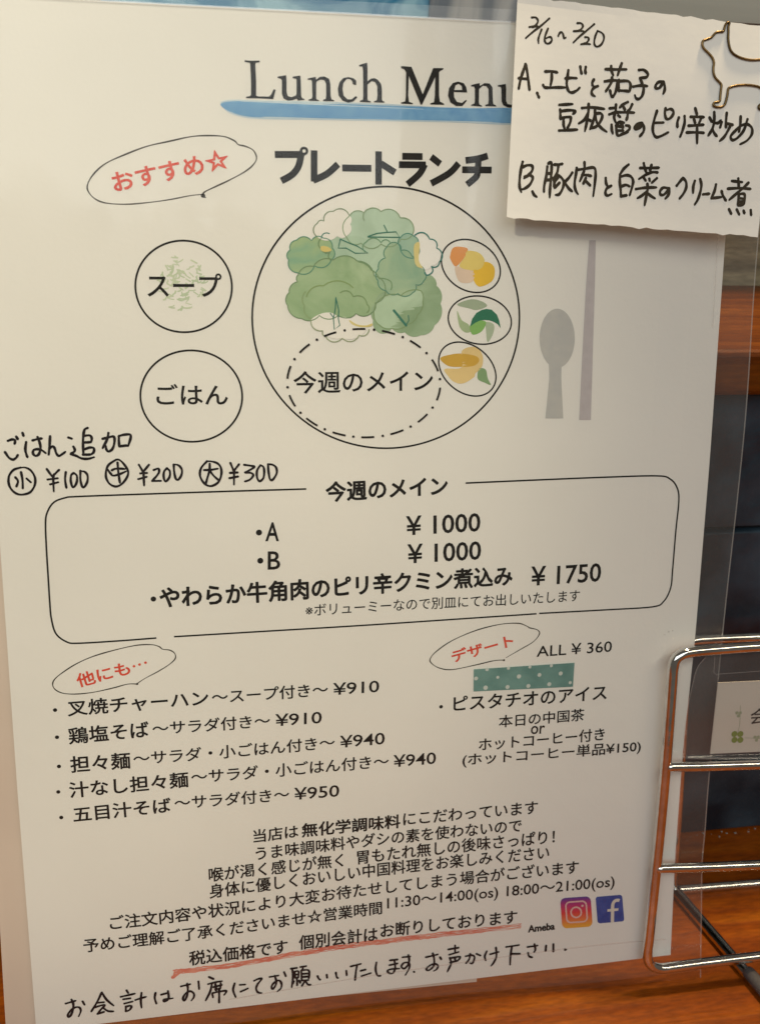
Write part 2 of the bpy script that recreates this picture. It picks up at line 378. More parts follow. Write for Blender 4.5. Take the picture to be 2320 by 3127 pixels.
texts([
 ("スープ", 452,906, 678,906, 71, .014), ("ごはん", 479,1235, 696,1235, 62, .014), ("今週のメイン", 897,1202, 1320,1195, 67, .014),
 ("今週のメイン", 996,1533, 1365,1512, 60, .030),
 ("A", 811,1652, 851,1652, 57, .014), ("B", 818,1739, 855,1738, 55, .014),
 ("¥ 1000", 1240,1635, 1465,1622, 58, .016), ("¥ 1000", 1244,1721, 1467,1708, 58, .016), ("¥ 1750", 1620,1789, 1832,1775, 58, .016),
 ("やわらか牛角肉のピリ辛クミン煮込み", 491,1857, 1562,1787, 62, .030),
 ("※ボリューミーなので別皿にてお出しいたします", 933,1883, 1768,1836, 37, .004),
 ("ALL ¥ 360", 1637,2006, 1866,1990, 34, .008),
 ("叉焼チャーハン", 209,2188, 637,2154, 48, .020), ("～スープ付き～", 648,2150, 1001,2124, 41, .014), ("¥910", 1017,2123, 1157,2113, 37, .012),
 ("鶏塩そば", 213,2273, 456,2251, 50, .020), ("～サラダ付き～", 467,2246, 825,2219, 41, .014), ("¥910", 841,2218, 982,2208, 37, .012),
 ("担々麺", 218,2360, 399,2346, 50, .020), ("～サラダ・小ごはん付き～", 409,2338, 1022,2285, 41, .014), ("¥940", 1038,2284, 1174,2272, 37, .012),
 ("汁なし担々麺", 215,2437, 576,2403, 48, .020), ("～サラダ・小ごはん付き～", 585,2394, 1186,2343, 41, .014), ("¥940", 1201,2343, 1330,2332, 37, .012),
 ("五目汁そば", 227,2511, 523,2480, 46, .020), ("～サラダ付き～", 534,2473, 883,2444, 41, .014), ("¥950", 898,2443, 1035,2432, 37, .012),
 ("ピスタチオのアイス", 1384,2171, 1850,2135, 44, .020), ("本日の中国茶", 1522,2222, 1782,2200, 37, .014), ("or", 1619,2242, 1661,2240, 25, .015),
 ("ホットコーヒー付き", 1461,2293, 1844,2260, 38, .016), ("(ホットコーヒー単品¥150)", 1411,2344, 1954,2301, 42, .015),
 ("当店は", 775,2574, 911,2557, 40, .017), ("無化学調味料", 922,2557, 1221,2528, 42, .026), ("にこだわっています", 1231,2521, 1640,2484, 38, .017),
 ("うま味調味料やダシの素を使わないので", 782,2628, 1591,2540, 41, .017),
 ("喉が渇く感じが無く", 639,2693, 1048,2646, 42, .017), ("胃もたれ無しの後味さっぱり！", 1091,2640, 1692,2575, 42, .017),
 ("身体に優しくおいしい中国料理をお楽しみください", 641,2744, 1675,2623, 42, .017),
 ("ご注文内容や状況により大変お待たせしてしまう場合がございます", 338,2840, 1765,2667, 42, .017),
 ("予めご理解ご了承くださいませ☆営業時間", 258,2909, 1166,2791, 42, .017), ("11:30～14:00(os) 18:00～21:00(os)", 1182,2784, 1874,2716, 41, .012),
 ("税込価格です", 579,2949, 878,2911, 44, .020), ("個別会計は", 913,2901, 1152,2873, 44, .020), ("お断りしております", 1162,2864, 1577,2820, 42, .020),
 ("Ameba", 1612,2847, 1692,2838, 21, .05),
], ink_m)
for x, y, r in ((791,1626,9), (795,1712,9), (469,1829,8), (169,2168,6), (175,2251,6), (181,2340,6), (179,2418,6), (188,2496,6), (1346,2158,6)): Ink(SH).dot(x, y, r).build("bullet_dot", ink_m, menu)
k = Ink(SH)
for x, y in ((1075,285), (1140,265), (1210,243)): k.dot(130+x/3.842, 1960+y/3.842, 4)
k.build("ellipsis", red_m, menu)

# heading in serif letters
T1 = """28,55 90,62 208,60 208,78 160,85 155,110 165,300 165,480 190,490 320,492 345,470 375,405 400,410 370,522 200,512 45,510 45,495 95,485 105,470 105,300 95,110 90,85 30,75;
425,250 470,245 525,235 530,300 530,440 545,485 590,500 640,480 650,460 650,280 605,270 605,252 695,240 700,300 705,480 715,510 745,520 745,530 665,540 655,515 600,535 545,540 495,515 475,460 475,300 465,280 425,268;
785,275 830,265 880,255 885,290 930,255 985,250 1040,280 1055,340 1058,480 1070,525 1100,535 1100,548 970,545 970,530 1000,520 1005,480 1005,340 985,295 940,285 890,310 885,340 885,500 890,525 920,535 920,545 795,540 795,528 835,515 840,480 835,310 825,290 785,290;
1365,350 1345,352 1325,340 1318,305 1290,280 1250,280 1210,330 1200,400 1215,480 1260,525 1310,525 1360,485 1380,500 1330,550 1270,565 1200,540 1155,480 1145,400 1165,320 1210,270 1270,258 1330,270 1365,300;
1400,115 1440,100 1495,85 1500,140 1500,310 1540,278 1585,270 1623,290 1663,340 1673,400 1673,520 1680,545 1703,550 1703,565 1578,560 1578,548 1612,538 1620,480 1618,370 1590,315 1550,305 1500,345 1500,520 1510,540 1540,548 1540,562 1410,555 1410,543 1445,530 1450,480 1448,180 1440,130 1400,128"""
T2 = """330,125 455,135 590,465 715,150 838,150 835,165 795,185 785,200 785,480 795,550 845,578 845,590 680,585 680,572 725,560 735,480 740,255 580,588 565,588 422,240 415,480 425,555 470,570 470,583 330,575 330,563 380,550 388,480 390,200 370,165 330,150;
1170,355 1220,340 1270,330 1275,365 1330,330 1390,335 1425,380 1430,540 1435,580 1470,600 1470,610 1340,605 1340,592 1375,580 1380,530 1378,400 1350,365 1310,360 1265,400 1262,560 1270,588 1300,600 1300,612 1170,600 1170,590 1210,575 1215,540 1215,400 1205,370 1170,368;
1490,355 1585,340 1590,400 1588,540 1605,580 1650,590 1700,575 1705,380 1665,372 1665,360 1755,348 1760,580 1800,600 1720,620 1705,600 1650,625 1600,618 1555,595 1535,550 1532,400 1525,375 1490,370"""
E2 = "1122,442 962,436 966,500 1000,555 1060,568 1108,530 1118,542 1065,605 990,605 920,560 893,480 905,390 950,330 1010,312 1080,330 1112,380;966,414 1063,412 1056,362 1020,338 982,355"
k = Ink(SH, 0.00016)
for l in crop(parse(T1), 740, 170, 3.933): k.poly([l])
for l in crop(parse(T2), 1140, 170, 3.933): k.poly([l])
k.poly(crop(parse(E2), 1140, 170, 3.933)); k.build("heading_text", ink_m, menu)
bl = "25,92 45,76 110,70 200,74 600,82 1000,97 1400,108 1660,113 1660,187 1300,178 1000,172 600,165 250,160 140,148 65,122"
Ink(SH, 0.00005).poly([[(x, y + (5 if y > 330 else -5)) for x, y in crop(parse(bl), 660, 270, 1.7957)[0]]], True).build("brush_underline_edge", blue2_m, menu)
Ink(SH, 0.00008).poly(crop(parse(bl), 660, 270, 1.7957), True).build("brush_underline", blue_m, menu)

# heavy katakana heading
k = Ink(SH)
for l in crop(parse("45,75 245,75;235,75 215,160 170,220 92,265;328,45 328,270;320,262 420,215 500,145;530,172 740,175;792,52 792,292;808,140 910,205;962,88 1108,90;938,148 1132,150;1125,145 1085,215 1000,290;1170,92 1235,143;1368,138 1300,210 1170,284;1418,118 1500,107 1577,85;1393,185 1605,187;1510,100 1505,200 1490,240 1428,292"), 820, 440, 2.36): k.stroke(l, 18.5, square=True)
k.stroke(crop([ell(255, 50, 22, 22, n=24)], 820, 440, 2.36)[0], 7, closed=True, curve=False)
k.build("heading_katakana", ink_m, menu)

# plates, bowls and frame
def circ(el, x0, y0, s, w, name="plate_outline", m=None):
    Ink(SH).stroke(crop([el], x0, y0, s)[0], w, closed=True, curve=False).build(name, m or ink_m, menu)
circ(ell(789, 775, 673, 660, 0, 120), 700, 500, 1.652, 5.2)
circ(ell(832, 798, 760, 722, 9000, 90), 400, 720, 5.1625, 5.4)
circ(ell(1073, 935, 285, 256, 900, 90), 0, 700, 1.8356, 5.4)
circ(ell(500, 394, 385, 347, 28000), 1320, 720, 4.282, 4.4); circ(ell(617, 1102, 412, 316, 12000), 1320, 720, 4.282, 4.4); circ(ell(454, 1742, 374, 353, 39000), 1320, 720, 4.282, 4.4)
k = Ink(SH, 0.0003); P = ell(677, 1106, 385, 273, 2000, 600); P = crop([P], 700, 500, 1.652)[0]
acc = 0; per = 92.0; i = 0; seg = []
cum = [0.0]
for i in range(1, 600): cum.append(cum[-1]+math.dist(P[i], P[i-1]))
n_ = round(cum[-1]/per); per = cum[-1]/n_
for q in range(n_):
    s0 = q*per+10
    seg = [P[i] for i in range(600) if s0 <= cum[i] <= s0+42]; k.stroke(seg, 5.6, square=True, curve=False)
    dpt = [P[i] for i in range(600) if cum[i] >= s0+65]
    if dpt: k.dot(dpt[0][0], dpt[0][1], 3.8)
k.build("dashed_outline", ink_m, menu)
k = Ink(SH)
for l in parse("935,1493 700,1500 460,1508 240,1516 200,1520 165,1534 145,1565 140,1600 143,1680 148,1760 153,1840 158,1890 172,1935 205,1960 240,1964 360,1957 478,1948;532,1944 800,1928 1100,1910 1400,1890 1637,1874;1645,1873 1850,1862 1990,1853 2025,1836 2046,1795 2052,1740 2062,1620 2071,1530 2066,1490 2045,1463 2005,1453 1850,1457 1650,1465 1421,1475"): k.stroke(l, 5.0, square=True)
k.build("box_frame", ink_m, menu)
k = Ink(SH)
k.dot(250+1112/3.0036, 400+592/3.0036, 6)
k.stroke(crop(parse("1135,610 1105,600 1108,588 1125,560 1200,522 1350,452 1500,370 1580,300 1602,240 1570,175 1500,140 1435,125 1400,90 1300,50 1150,42 1000,52 800,95 600,140 400,215 220,298 110,395 55,490 62,555 120,620 220,660 400,672 600,657 800,630 1000,592 1105,582"), 250, 400, 3.0036)[0], 3.4, vary=.2)
k.build("callout_outline", thin_ink_m, menu); k = Ink(SH); k.dot(130+1112/3.842, 1960+493/3.842, 3.5)
k.stroke(crop(parse("1120,495 1000,495 830,540 600,590 400,611 250,603 160,565 123,510 140,445 230,365 400,256 600,168 850,95 1100,40 1280,32 1370,55 1410,85 1500,98 1555,140 1555,200 1480,270 1350,350 1200,430 1110,490"), 130, 1960, 3.842)[0], 3.2, vary=.2)
k.build("callout_outline", thin_ink_m, menu); k = Ink(SH); k.dot(1290+682/2.753, 1890+346/2.753, 3.5)
k.stroke(crop(parse("685,345 600,350 450,385 250,425 140,412 72,370 65,330 120,268 250,180 450,95 650,45 800,36 870,58 900,75 960,90 980,125 930,190 830,250 700,325"), 1290, 1890, 2.753)[0], 3.2, vary=.2)
k.build("callout_outline", thin_ink_m, menu)

# red crayon underline
k = Ink(SH, 0.00005)
random.seed(3)
base = crop(parse("45,274 150,262 300,243 450,217 600,190 750,166 900,146 1050,128 1200,110 1400,88 1580,68"), 500, 2780, 1.449)[0]
sm = smooth_path(base, 10)
for j in range(5):
    dy = -6+3.0*j; k.stroke([(x+random.uniform(-2,2), y+dy+random.uniform(-1.2,1.2)) for x, y in sm], random.uniform(3.0, 4.4), curve=False, vary=.35)
k.stroke([(528,2984), (560,2966), (600,2962)], 11, vary=.3)
k.build("crayon_underline", flat("red_crayon", (.62,.16,.11), (.70,.30,.22), 260), menu)

# salad drawing
def scallop(pts, bulge=0.33, closed=True):
    out = []; L = len(pts)
    for i in range(L if closed else L-1):
        a, b = pts[i], pts[(i+1) % L]; dx, dy = b[0]-a[0], b[1]-a[1]
        for t in range(7):
            s = t/7; hgt = bulge*math.sin(math.pi*s)**0.75
            out.append((a[0]+dx*s+dy*hgt, a[1]+dy*s-dx*hgt))
    if not closed: out.append(pts[-1])
    return out
CR = (860, 600, 3.304)
leafs = [  # cusps clockwise, fill colours, outline colour, whether outline is drawn, bulge
 ("680,200 830,165 1000,150 1195,215 1330,340 1200,430 1000,480 800,470 660,420", (.40,.52,.32), (.47,.58,.38), (.22,.33,.19), .25),
 ("500,430 700,400 860,440 1050,450 1250,480 1400,620 1440,800 1300,900 1000,900 700,820 480,650", (.36,.49,.30), (.44,.55,.34), None, .10),
 ("150,440 300,445 420,420 510,520 500,640 330,700 160,770 70,640 85,540", (.22,.40,.22), (.42,.47,.17), (.09,.25,.17), .25),
 ("160,860 165,790 320,705 520,640 760,650 930,800 1045,940 940,1075 910,1170 750,1180 570,1200 380,1200 200,1230 60,1100 75,970", (.27,.40,.17), (.38,.47,.24), (.16,.26,.13), .20),
 ("1045,960 1200,990 1350,920 1430,880 1490,790 1560,900 1600,1080 1540,1300 1400,1400 1240,1370 1110,1330 990,1380 920,1250 940,1080", (.24,.35,.16), (.34,.44,.24), None, .18),
 ("1000,1030 1200,1000 1400,950 1420,1060 1370,1190 1270,1290 1110,1330 990,1300 930,1200", (.38,.50,.28), (.44,.55,.33), (.20,.30,.14), .14),
 ("1190,500 1200,410 1330,400 1370,490 1340,620", (.28,.44,.30), (.36,.48,.28), (.07,.24,.19), .25),
 ("1045,620 1060,510 1160,470 1200,545 1310,600 1350,690 1440,760 1430,850 1350,890 1320,970 1170,980 1050,950 970,850 975,730", (.24,.40,.23), (.36,.45,.24), (.08,.23,.16), .22),
]
for i, (s, c1, c2, oc, bu) in enumerate(leafs):
    pts = crop(parse(s), *CR)[0]; sc = scallop(pts, bu)
    Ink(SH, 0.00006+i*0.000012).poly([sc]).build("leaf_print", noisy(mat("leaf_wash", rough=.5), (c1[0]*.90, c1[1]*.95, c1[2]*1.15), (c2[0]*1.05, c2[1]*1.12, c2[2]*1.35), ns=75, detail=8, lo=.3, hi=.72, dist=1.5), menu)
    if oc: Ink(SH, 0.00018).stroke(sc, 2.8, curve=False, closed=True).build("leaf_outline", mat("leaf_line", oc, .5), menu)
def outl(s, col, bu=.25, w=3.0):
    Ink(SH, 0.0002).stroke(scallop(crop(parse(s), *CR)[0], bu, False), w, curve=False).build("leaf_outline", mat("leaf_line", col, .5), menu)
outl("350,400 360,270 425,250 520,150 680,190", (.20,.27,.17), .28)
Ink(SH, 0.00017).poly([scallop(crop(parse("350,400 360,270 425,250 520,150 680,190 690,280 665,390 560,400"), *CR)[0], .22)]).build("leaf_print", flat("white_leaf", (.76,.75,.70), (.80,.79,.74), 60), menu)
Ink(SH, 0.00017).poly([scallop(crop(parse("1380,440 1500,430 1570,510 1590,640 1510,700 1440,740 1370,650 1375,540"), *CR)[0], .15)]).build("leaf_print", flat("white_leaf", (.76,.76,.73), (.80,.80,.77), 60), menu)
outl("1340,390 1490,430 1560,520 1590,660 1505,705 1490,785 1440,770", (.02,.17,.15), .30, 3.6)
Ink(SH, 0.00017).poly([scallop(crop(parse("300,1240 480,1170 570,1220 700,1240 780,1290 860,1330 770,1420 610,1430 440,1400 420,1360 295,1290"), *CR)[0], .10)]).build("leaf_print", flat("white_leaf", (.75,.74,.68), (.79,.78,.73), 60), menu)
outl("780,1400 610,1430 440,1410 415,1355 295,1240", (.28,.34,.20), .28); outl("880,1340 780,1400", (.28,.34,.20), .28)
outl("240,960 230,1100 290,1230", (.24,.34,.16), -.2); outl("590,970 720,1010 860,1090 860,1170", (.18,.28,.12), .28); outl("250,1010 420,900 720,920", (.22,.32,.12), .2)
outl("400,420 480,375;".replace(';', ''), (.04,.20,.16), .3); outl("830,240 860,130", (.24,.34,.20), .2); outl("840,560 850,460 1000,465 1090,460", (.15,.30,.18), .3); outl("490,640 490,560 400,530 390,430", (.16,.26,.12), .25)
outl("780,660 900,740 980,830 1100,860 1100,940", (.16,.28,.14), .12)
k = Ink(SH, 0.00022)
for l in crop(parse("545,1020 575,1150 570,1230 585,1300 530,1342 520,1220 490,1178;525,1215 540,1130 545,1020;590,430 680,470 760,500 870,570 740,572 650,520 570,520 590,430;870,402 960,372 1050,362 1150,356 1190,412 870,408;1250,1300 1280,1250 1275,1200;1030,290 1060,350"), *CR): k.stroke(l, 3.0, curve=False)
k.stroke(crop(parse("1130,1150 1200,1235 1252,1300"), *CR)[0], 7); k.build("sprig_print", mat("teal_line", (.03,.17,.12), .5), menu)
yel = flat("yellow_wash", (.60,.50,.16), (.66,.58,.26), 120)
for s in ("680,1245 760,1290 850,1300 910,1280 900,1310 800,1318 710,1290", "400,500 470,510 500,545 440,560 395,540", "1340,480 1390,470 1380,640 1420,720 1350,690 1330,560"):
    Ink(SH, 0.00021).poly(crop(parse(s), *CR), True).build("yellow_print", yel, menu)
CD = (1320, 720, 4.282)
for s, c in (("230,260 280,150 450,160 440,240 380,330 300,400 240,320", (.66,.28,.08)), ("300,400 420,430 540,470 520,600 370,610 310,520", (.66,.52,.40)),
             ("440,200 560,205 640,250 680,330 640,420 520,460 390,430 350,380 420,280", (.66,.53,.15)), ("560,420 690,340 800,400 805,540 740,620 610,665 540,590 530,500", (.70,.45,.03)),
             ("320,900 500,830 650,860 710,920 580,970 480,950", (.30,.37,.26)), ("320,980 380,1100 470,1160 500,1250 420,1260 350,1180", (.32,.42,.24)),
             ("700,1130 800,1160 790,1280 720,1390 700,1260", (.38,.46,.33)), ("490,1170 600,1110 700,1130 640,1250 520,1290", (.20,.42,.11)),
             ("380,1510 520,1450 620,1500 660,1600 640,1720 560,1800 540,1850 400,1930 280,1910 200,1830 160,1740 380,1720", (.66,.50,.22)), ("100,1600 250,1550 380,1540 560,1570 610,1630 540,1700 370,1715 200,1700", (.54,.33,.04)),
             ("600,1750 650,1730 700,1760 720,1860 760,1950 680,1920 590,1870", (.20,.33,.16))):
    Ink(SH, 0.00007).poly(crop(parse(s), *CD), True).build("side_dish_print", flat("dish_wash", c, tuple(min(1, v*1.12) for v in c), 120), menu)
Ink(SH, 0.00012).poly(crop(parse("490,1185 515,1090 570,1010 640,970 700,955 770,965 840,1030 870,1110 888,1205 850,1155 800,1125 740,1105 680,1100 620,1108 560,1135"), *CD)).build("side_dish_print", mat("dark_teal_print", (.015,.16,.085), .5), menu)

# faint spoon and chopstick
k = Ink(SH).poly([crop([ell(403, 872, 108, 182, n=40)], 1500, 600, 2.0146)[0]]); k.poly(crop(parse("352,1020 430,1020 428,1120 440,1365 330,1365 355,1120"), 1500, 600, 2.0146))
k.build("spoon_print", grey_print_m, menu)
Ink(SH).poly(crop(parse("600,270 640,270 634,560 622,960 610,1375 538,1375 556,1000 580,560"), 1500, 600, 2.0146)).build("chopstick_print", lilac_print_m, menu)
# herbs in the soup bowl
k = Ink(SH, 0.00001); random.seed(11)
for j in range(105):
    a = random.uniform(0, 6.28); r = random.uniform(.1, 1)**.7; x, y = 800+370*r*math.cos(a), 740+430*r*math.sin(a); t = random.uniform(0, 3.14); l = random.uniform(25, 60)
    k.stroke(crop([[(x-l*math.cos(t), y-l*math.sin(t)*.7), (x+8, y+6), (x+l*math.cos(t), y+l*math.sin(t)*.7)]], 400, 720, 5.1625)[0], random.uniform(2.5, 4.5))
k.build("herb_print", flat("pale_herb", (.42,.52,.35), (.54,.61,.44), 200), menu)

# small emblems at the foot
def rr(cx, cy, h, r, rot, n=8):
    out = []
    for qx, qy, a0 in ((1,1,0), (-1,1,90), (-1,-1,180), (1,-1,270)):
        for i in range(n+1):
            t = math.radians(a0+90*i/n); x, y = qx*(h-r)+r*math.cos(t), qy*(h-r)+r*math.sin(t)
            out.append((cx+x*math.cos(rot)-y*math.sin(rot), cy+x*math.sin(rot)+y*math.cos(rot)))
    return out
CE = (1590, 2700, 4.859)
gm = mat("emblem_gradient", rough=.5); nt = gm.node_tree; L_ = nt.links.new
ge = nt.nodes.new("ShaderNodeNewGeometry"); sp = nt.nodes.new("ShaderNodeSeparateXYZ"); L_(ge.outputs["Position"], sp.inputs[0])
c0 = SH.at(*crop([[(820, 640)]], *CE)[0][0]); c1 = SH.at(*crop([[(820, 190)]], *CE)[0][0])
mr = nt.nodes.new("ShaderNodeMapRange"); mr.inputs["From Min"].default_value = c0.z; mr.inputs["From Max"].default_value = c1.z; L_(sp.outputs[2], mr.inputs["Value"])
rp = nt.nodes.new("ShaderNodeValToRGB"); e = rp.color_ramp.elements; e[0].position = .03; e[0].color = (.72,.36,.04,1); e[1].position = .98; e[1].color = (.10,.04,.26,1)
for p_, c_ in ((.28, (.70,.17,.06)), (.5, (.64,.045,.05)), (.76, (.42,.03,.16))): q = e.new(p_); q.color = (*c_, 1)
L_(mr.outputs[0], rp.inputs[0]); L_(rp.outputs[0], nt.nodes["Principled BSDF"].inputs["Base Color"])
Ink(SH).poly([crop([rr(820, 417, 226, 75, -.07)], *CE)[0]]).build("camera_emblem", gm, menu)
pk = mat("emblem_white", (.68,.45,.42), .5)
k = Ink(SH, 0.00012); k.stroke(crop([rr(820, 408, 152, 62, -.07)], *CE)[0], 5.6, closed=True, curve=False); k.stroke(crop([ell(815, 415, 76, 76, n=30)], *CE)[0], 5.8, closed=True, curve=False); k.dot(1590+908/4.859, 2700+318/4.859, 4.5)
k.build("camera_emblem_line", pk, menu)
Ink(SH).poly([crop([rr(1316, 368, 198, 38, -.085)], *CE)[0]]).build("letter_emblem", flat("navy_print", (.02,.055,.27), (.04,.085,.34), 300), menu)
k = Ink(SH, 0.00012); k.stroke(crop(parse("1458,240 1425,235 1385,250 1358,300 1354,400 1352,566"), *CE)[0], 12, square=True); k.stroke(crop(parse("1278,388 1440,372"), *CE)[0], 10, square=True)
k.build("letter_f", mat("emblem_offwhite", (.66,.62,.55), .5), menu)

# handwriting on the menu
def hand(blocks, w, m, surf, parent, name="handwritten_text", e=0.00012):
    k = Ink(surf, e)
    for x0, y0, sc, s in blocks:
        for l in crop(parse(s), x0, y0, sc): k.stroke(l, w, vary=.12)
    return k.build(name, m, parent)
hand([(0, 1290, 3.933, "100,220 150,203 185,215 178,260;200,170 220,205;275,125 288,165;65,355 110,420 160,445 200,420 220,385;318,235 308,320 320,380 335,420;395,215 450,200 510,190;455,175 480,240 490,310 470,380 430,400 400,370 410,330 460,320 510,335 555,370;605,165 600,260 588,390;600,310 635,285 660,310 680,370 710,400 750,380 790,350;825,180 870,195;885,290 900,320 895,350 850,375;855,380 920,400 980,430 1060,435 1135,415;1055,65 1020,85 1005,150 1000,250 1005,380;1010,160 1080,155 1105,190 1095,240;1010,240 1090,235;1010,325 1080,300 1130,310 1125,360 1080,390;1000,385 1090,385;1235,195 1300,180 1370,170 1375,250 1350,320 1305,348 1280,320 1275,280;1305,125 1290,200 1235,310;1430,165 1430,220 1435,290;1435,160 1500,145 1565,145 1570,190 1540,285;1435,285 1530,275")], 7.2, marker_m, SH, menu)
hand([(0, 1400, 3.7545, "240,103 160,130 108,200 105,290 140,360 200,405 270,412 350,385 400,310 405,220 360,140 300,105 240,103;245,155 262,250 265,345;180,215 210,260 190,325;310,230 360,275;540,120 590,190 620,225;680,130 640,170 615,210 620,380;550,240 670,225;580,295 675,270;758,155 750,240 765,340;850,165 820,190 815,260 840,330 880,280 885,200 850,165;925,140 925,240 945,320 970,325 1005,260 1005,190 970,150 925,145;1330,15 1250,70 1220,140 1220,220 1260,290 1330,320 1400,290 1460,210 1470,140 1420,60 1370,15 1330,12;1350,45 1360,160 1378,280;1285,135 1320,118 1380,115 1440,120;1240,130 1270,170 1300,195 1370,180 1450,145"),
      (400, 1390, 3.4417, "85,100 115,150 135,180;190,100 150,150 135,180 140,320;100,190 175,185;80,250 170,225;240,155 290,140 295,180 260,230 225,265;225,270 320,268;380,135 350,170 345,230 365,275 405,230 410,170 380,135;450,98 455,170 470,240 495,258 530,210 535,150 500,105 450,95;800,62 740,130 725,200 745,260 790,310 850,322 920,280 950,200 945,130 910,85 850,65 800,62;770,155 840,152 915,140;828,90 825,160 800,250 785,305;830,165 870,215 920,260;1045,80 1070,140 1085,175;1135,95 1100,140 1085,170 1083,310;1040,185 1125,180;1035,240 1130,222;1190,100 1260,110 1295,125 1200,180;1200,180 1260,185 1285,210 1250,255 1195,275;1360,105 1325,160 1325,230 1350,272 1390,240 1400,170 1390,120 1360,105;1440,95 1445,170 1460,250 1490,255 1530,190 1525,130 1490,100 1440,93")], 6.6, marker_m, SH, menu)
hand([(180, 2980, 4.589, "100,385 170,365 240,345;180,330 205,390 200,470 170,550 140,575 130,540 170,480 230,440 290,440 310,490 280,565;335,355 365,405;600,235 540,360 455,500;605,230 670,330 770,415;540,375 640,365;500,440 620,405 640,415 590,470 545,530;545,530 640,500;630,450 690,490 770,495;950,200 975,240;870,290 960,270 1070,245;905,325 1010,310;920,385 1040,355;940,425 940,500;940,430 1000,415 1020,430 990,475 945,495;1075,335 1150,310 1225,290;1160,235 1150,340 1160,445;1355,235 1345,310 1370,390;1435,260 1530,235;1530,210 1540,280 1530,330 1480,355 1470,330 1530,320 1600,310"),
      (520, 2940, 4.347, "145,310 270,280;225,275 235,340 225,430 190,500 170,470 200,410 260,375 310,400 315,450 280,500;375,245 385,350;515,185 580,215;505,280 600,255 690,240;555,270 530,380 470,500;575,320 690,290;600,280 610,370;670,270 665,340;600,350 670,335;560,420 570,460;560,400 650,380 745,370 715,425;650,350 650,450 650,530;855,270 835,360 870,455;925,290 1000,285;935,380 1035,335;1115,235 1170,210 1215,210 1160,280 1140,340 1165,390 1215,398;1320,185 1440,165;1385,170 1405,230 1400,290 1360,345 1345,310 1380,260 1440,230 1475,270 1470,330 1420,380;1510,120 1535,180"),
      (860, 2900, 3.7545, "105,215 180,205;120,215 130,300 115,430;140,250 185,240;150,260 155,320;195,250 190,320;155,285 190,280;155,320 190,315;175,320 178,410;140,360 130,390;215,195 285,185;245,200 235,235;225,240 230,350;225,235 310,235 310,330;230,275 300,270;230,310 300,305;230,350 310,345;270,350 230,415;270,350 300,395 335,400;200,350 215,380;410,300 425,330 445,345;515,285 522,325;620,260 630,310 648,325;740,240 745,295;790,190 850,175 910,160;865,170 850,250 840,350;905,240 965,225;915,300 1025,265;1085,145 1075,220 1095,290 1135,298;1240,120 1330,110;1235,175 1330,155;1290,120 1300,200 1280,260 1240,270 1210,240 1260,220 1350,215;1385,85 1475,75;1450,60 1460,120 1440,180 1400,215 1370,190 1400,150 1455,150 1460,210 1415,290;1513,250 1521,258"),
      (1270, 2860, 3.371, "100,210 170,195 225,180;170,170 185,230 180,300 130,345 105,330 150,290 200,280 225,300 210,335 180,352;245,210 260,235;330,130 440,112;400,90 400,170;340,185 440,155;345,215 360,270 340,320 320,360;350,220 450,205 435,240;400,215 400,240;350,265 430,245;510,200 570,190 600,210 580,270 550,270;555,175 545,230 510,275;620,175 665,195;725,150 705,200 715,245;760,180 850,155;820,110 825,200 800,260 770,300;925,105 1060,85;985,95 970,190 965,290;970,175 1070,175;1145,105 1250,90;1215,75 1225,130 1210,160;1150,165 1160,200 1195,212;1335,90 1330,150;1410,75 1410,155;1530,128 1540,136;1530,136 1545,130")], 7.4, marker_m, SH, menu)

# ------------------------------------------------------------------ masking tape stuck over one dessert
TS = layer(0.00025)
tape = empty("masking_tape", SH.at(1590, 2065), "strip of teal polka-dot paper tape stuck below the price ALL ¥360", "tape")
CT = (1290, 1890, 2.753)
q = crop(parse("430,425 1275,370 1262,570 428,610"), *CT)[0]
thick_grid("tape_strip", [q[0], q[3]], [q[1], q[2]], TS, flat("teal_tape", (.105,.23,.21), (.155,.30,.275), 160), tape, th=0.00012, nu=14, nv=4)
dm = mat("tape_dot_white", (.52,.58,.54), .6)
for x, y, r in ((448,500,18), (540,424,16), (630,490,14), (720,414,15), (808,483,20), (900,404,14), (980,470,18), (1080,392,15), (1158,458,19), (528,578,21), (712,572,19), (887,563,19), (1062,548,19), (1238,535,15)):
    Ink(TS, 0.00006).dot(CT[0]+x/CT[2], CT[1]+y/CT[2], r/CT[2]).build("dot", dm, tape)

# ------------------------------------------------------------------ the handwritten note and its clip
def nbend(u, v): return 0.0068*max(0.0, min(1.0, (0.310-v)/0.080)) + 0.0005*math.sin(u*60+v*35) + 0.0004*math.sin(v*90+1.0)
NS = Surf(0.0038, nbend)
note = empty("note", NS.at(1930, 350), "small white paper note handwritten in black felt pen, over the menu's top right corner", "note")
thick_grid("note_paper", [(1580,-14), (1579,0), (1546,664)], [(2372,86), (2317,680), (2312,723)], NS, note_m, note, th=0.00018, nu=36, nv=30, jag=7.0)
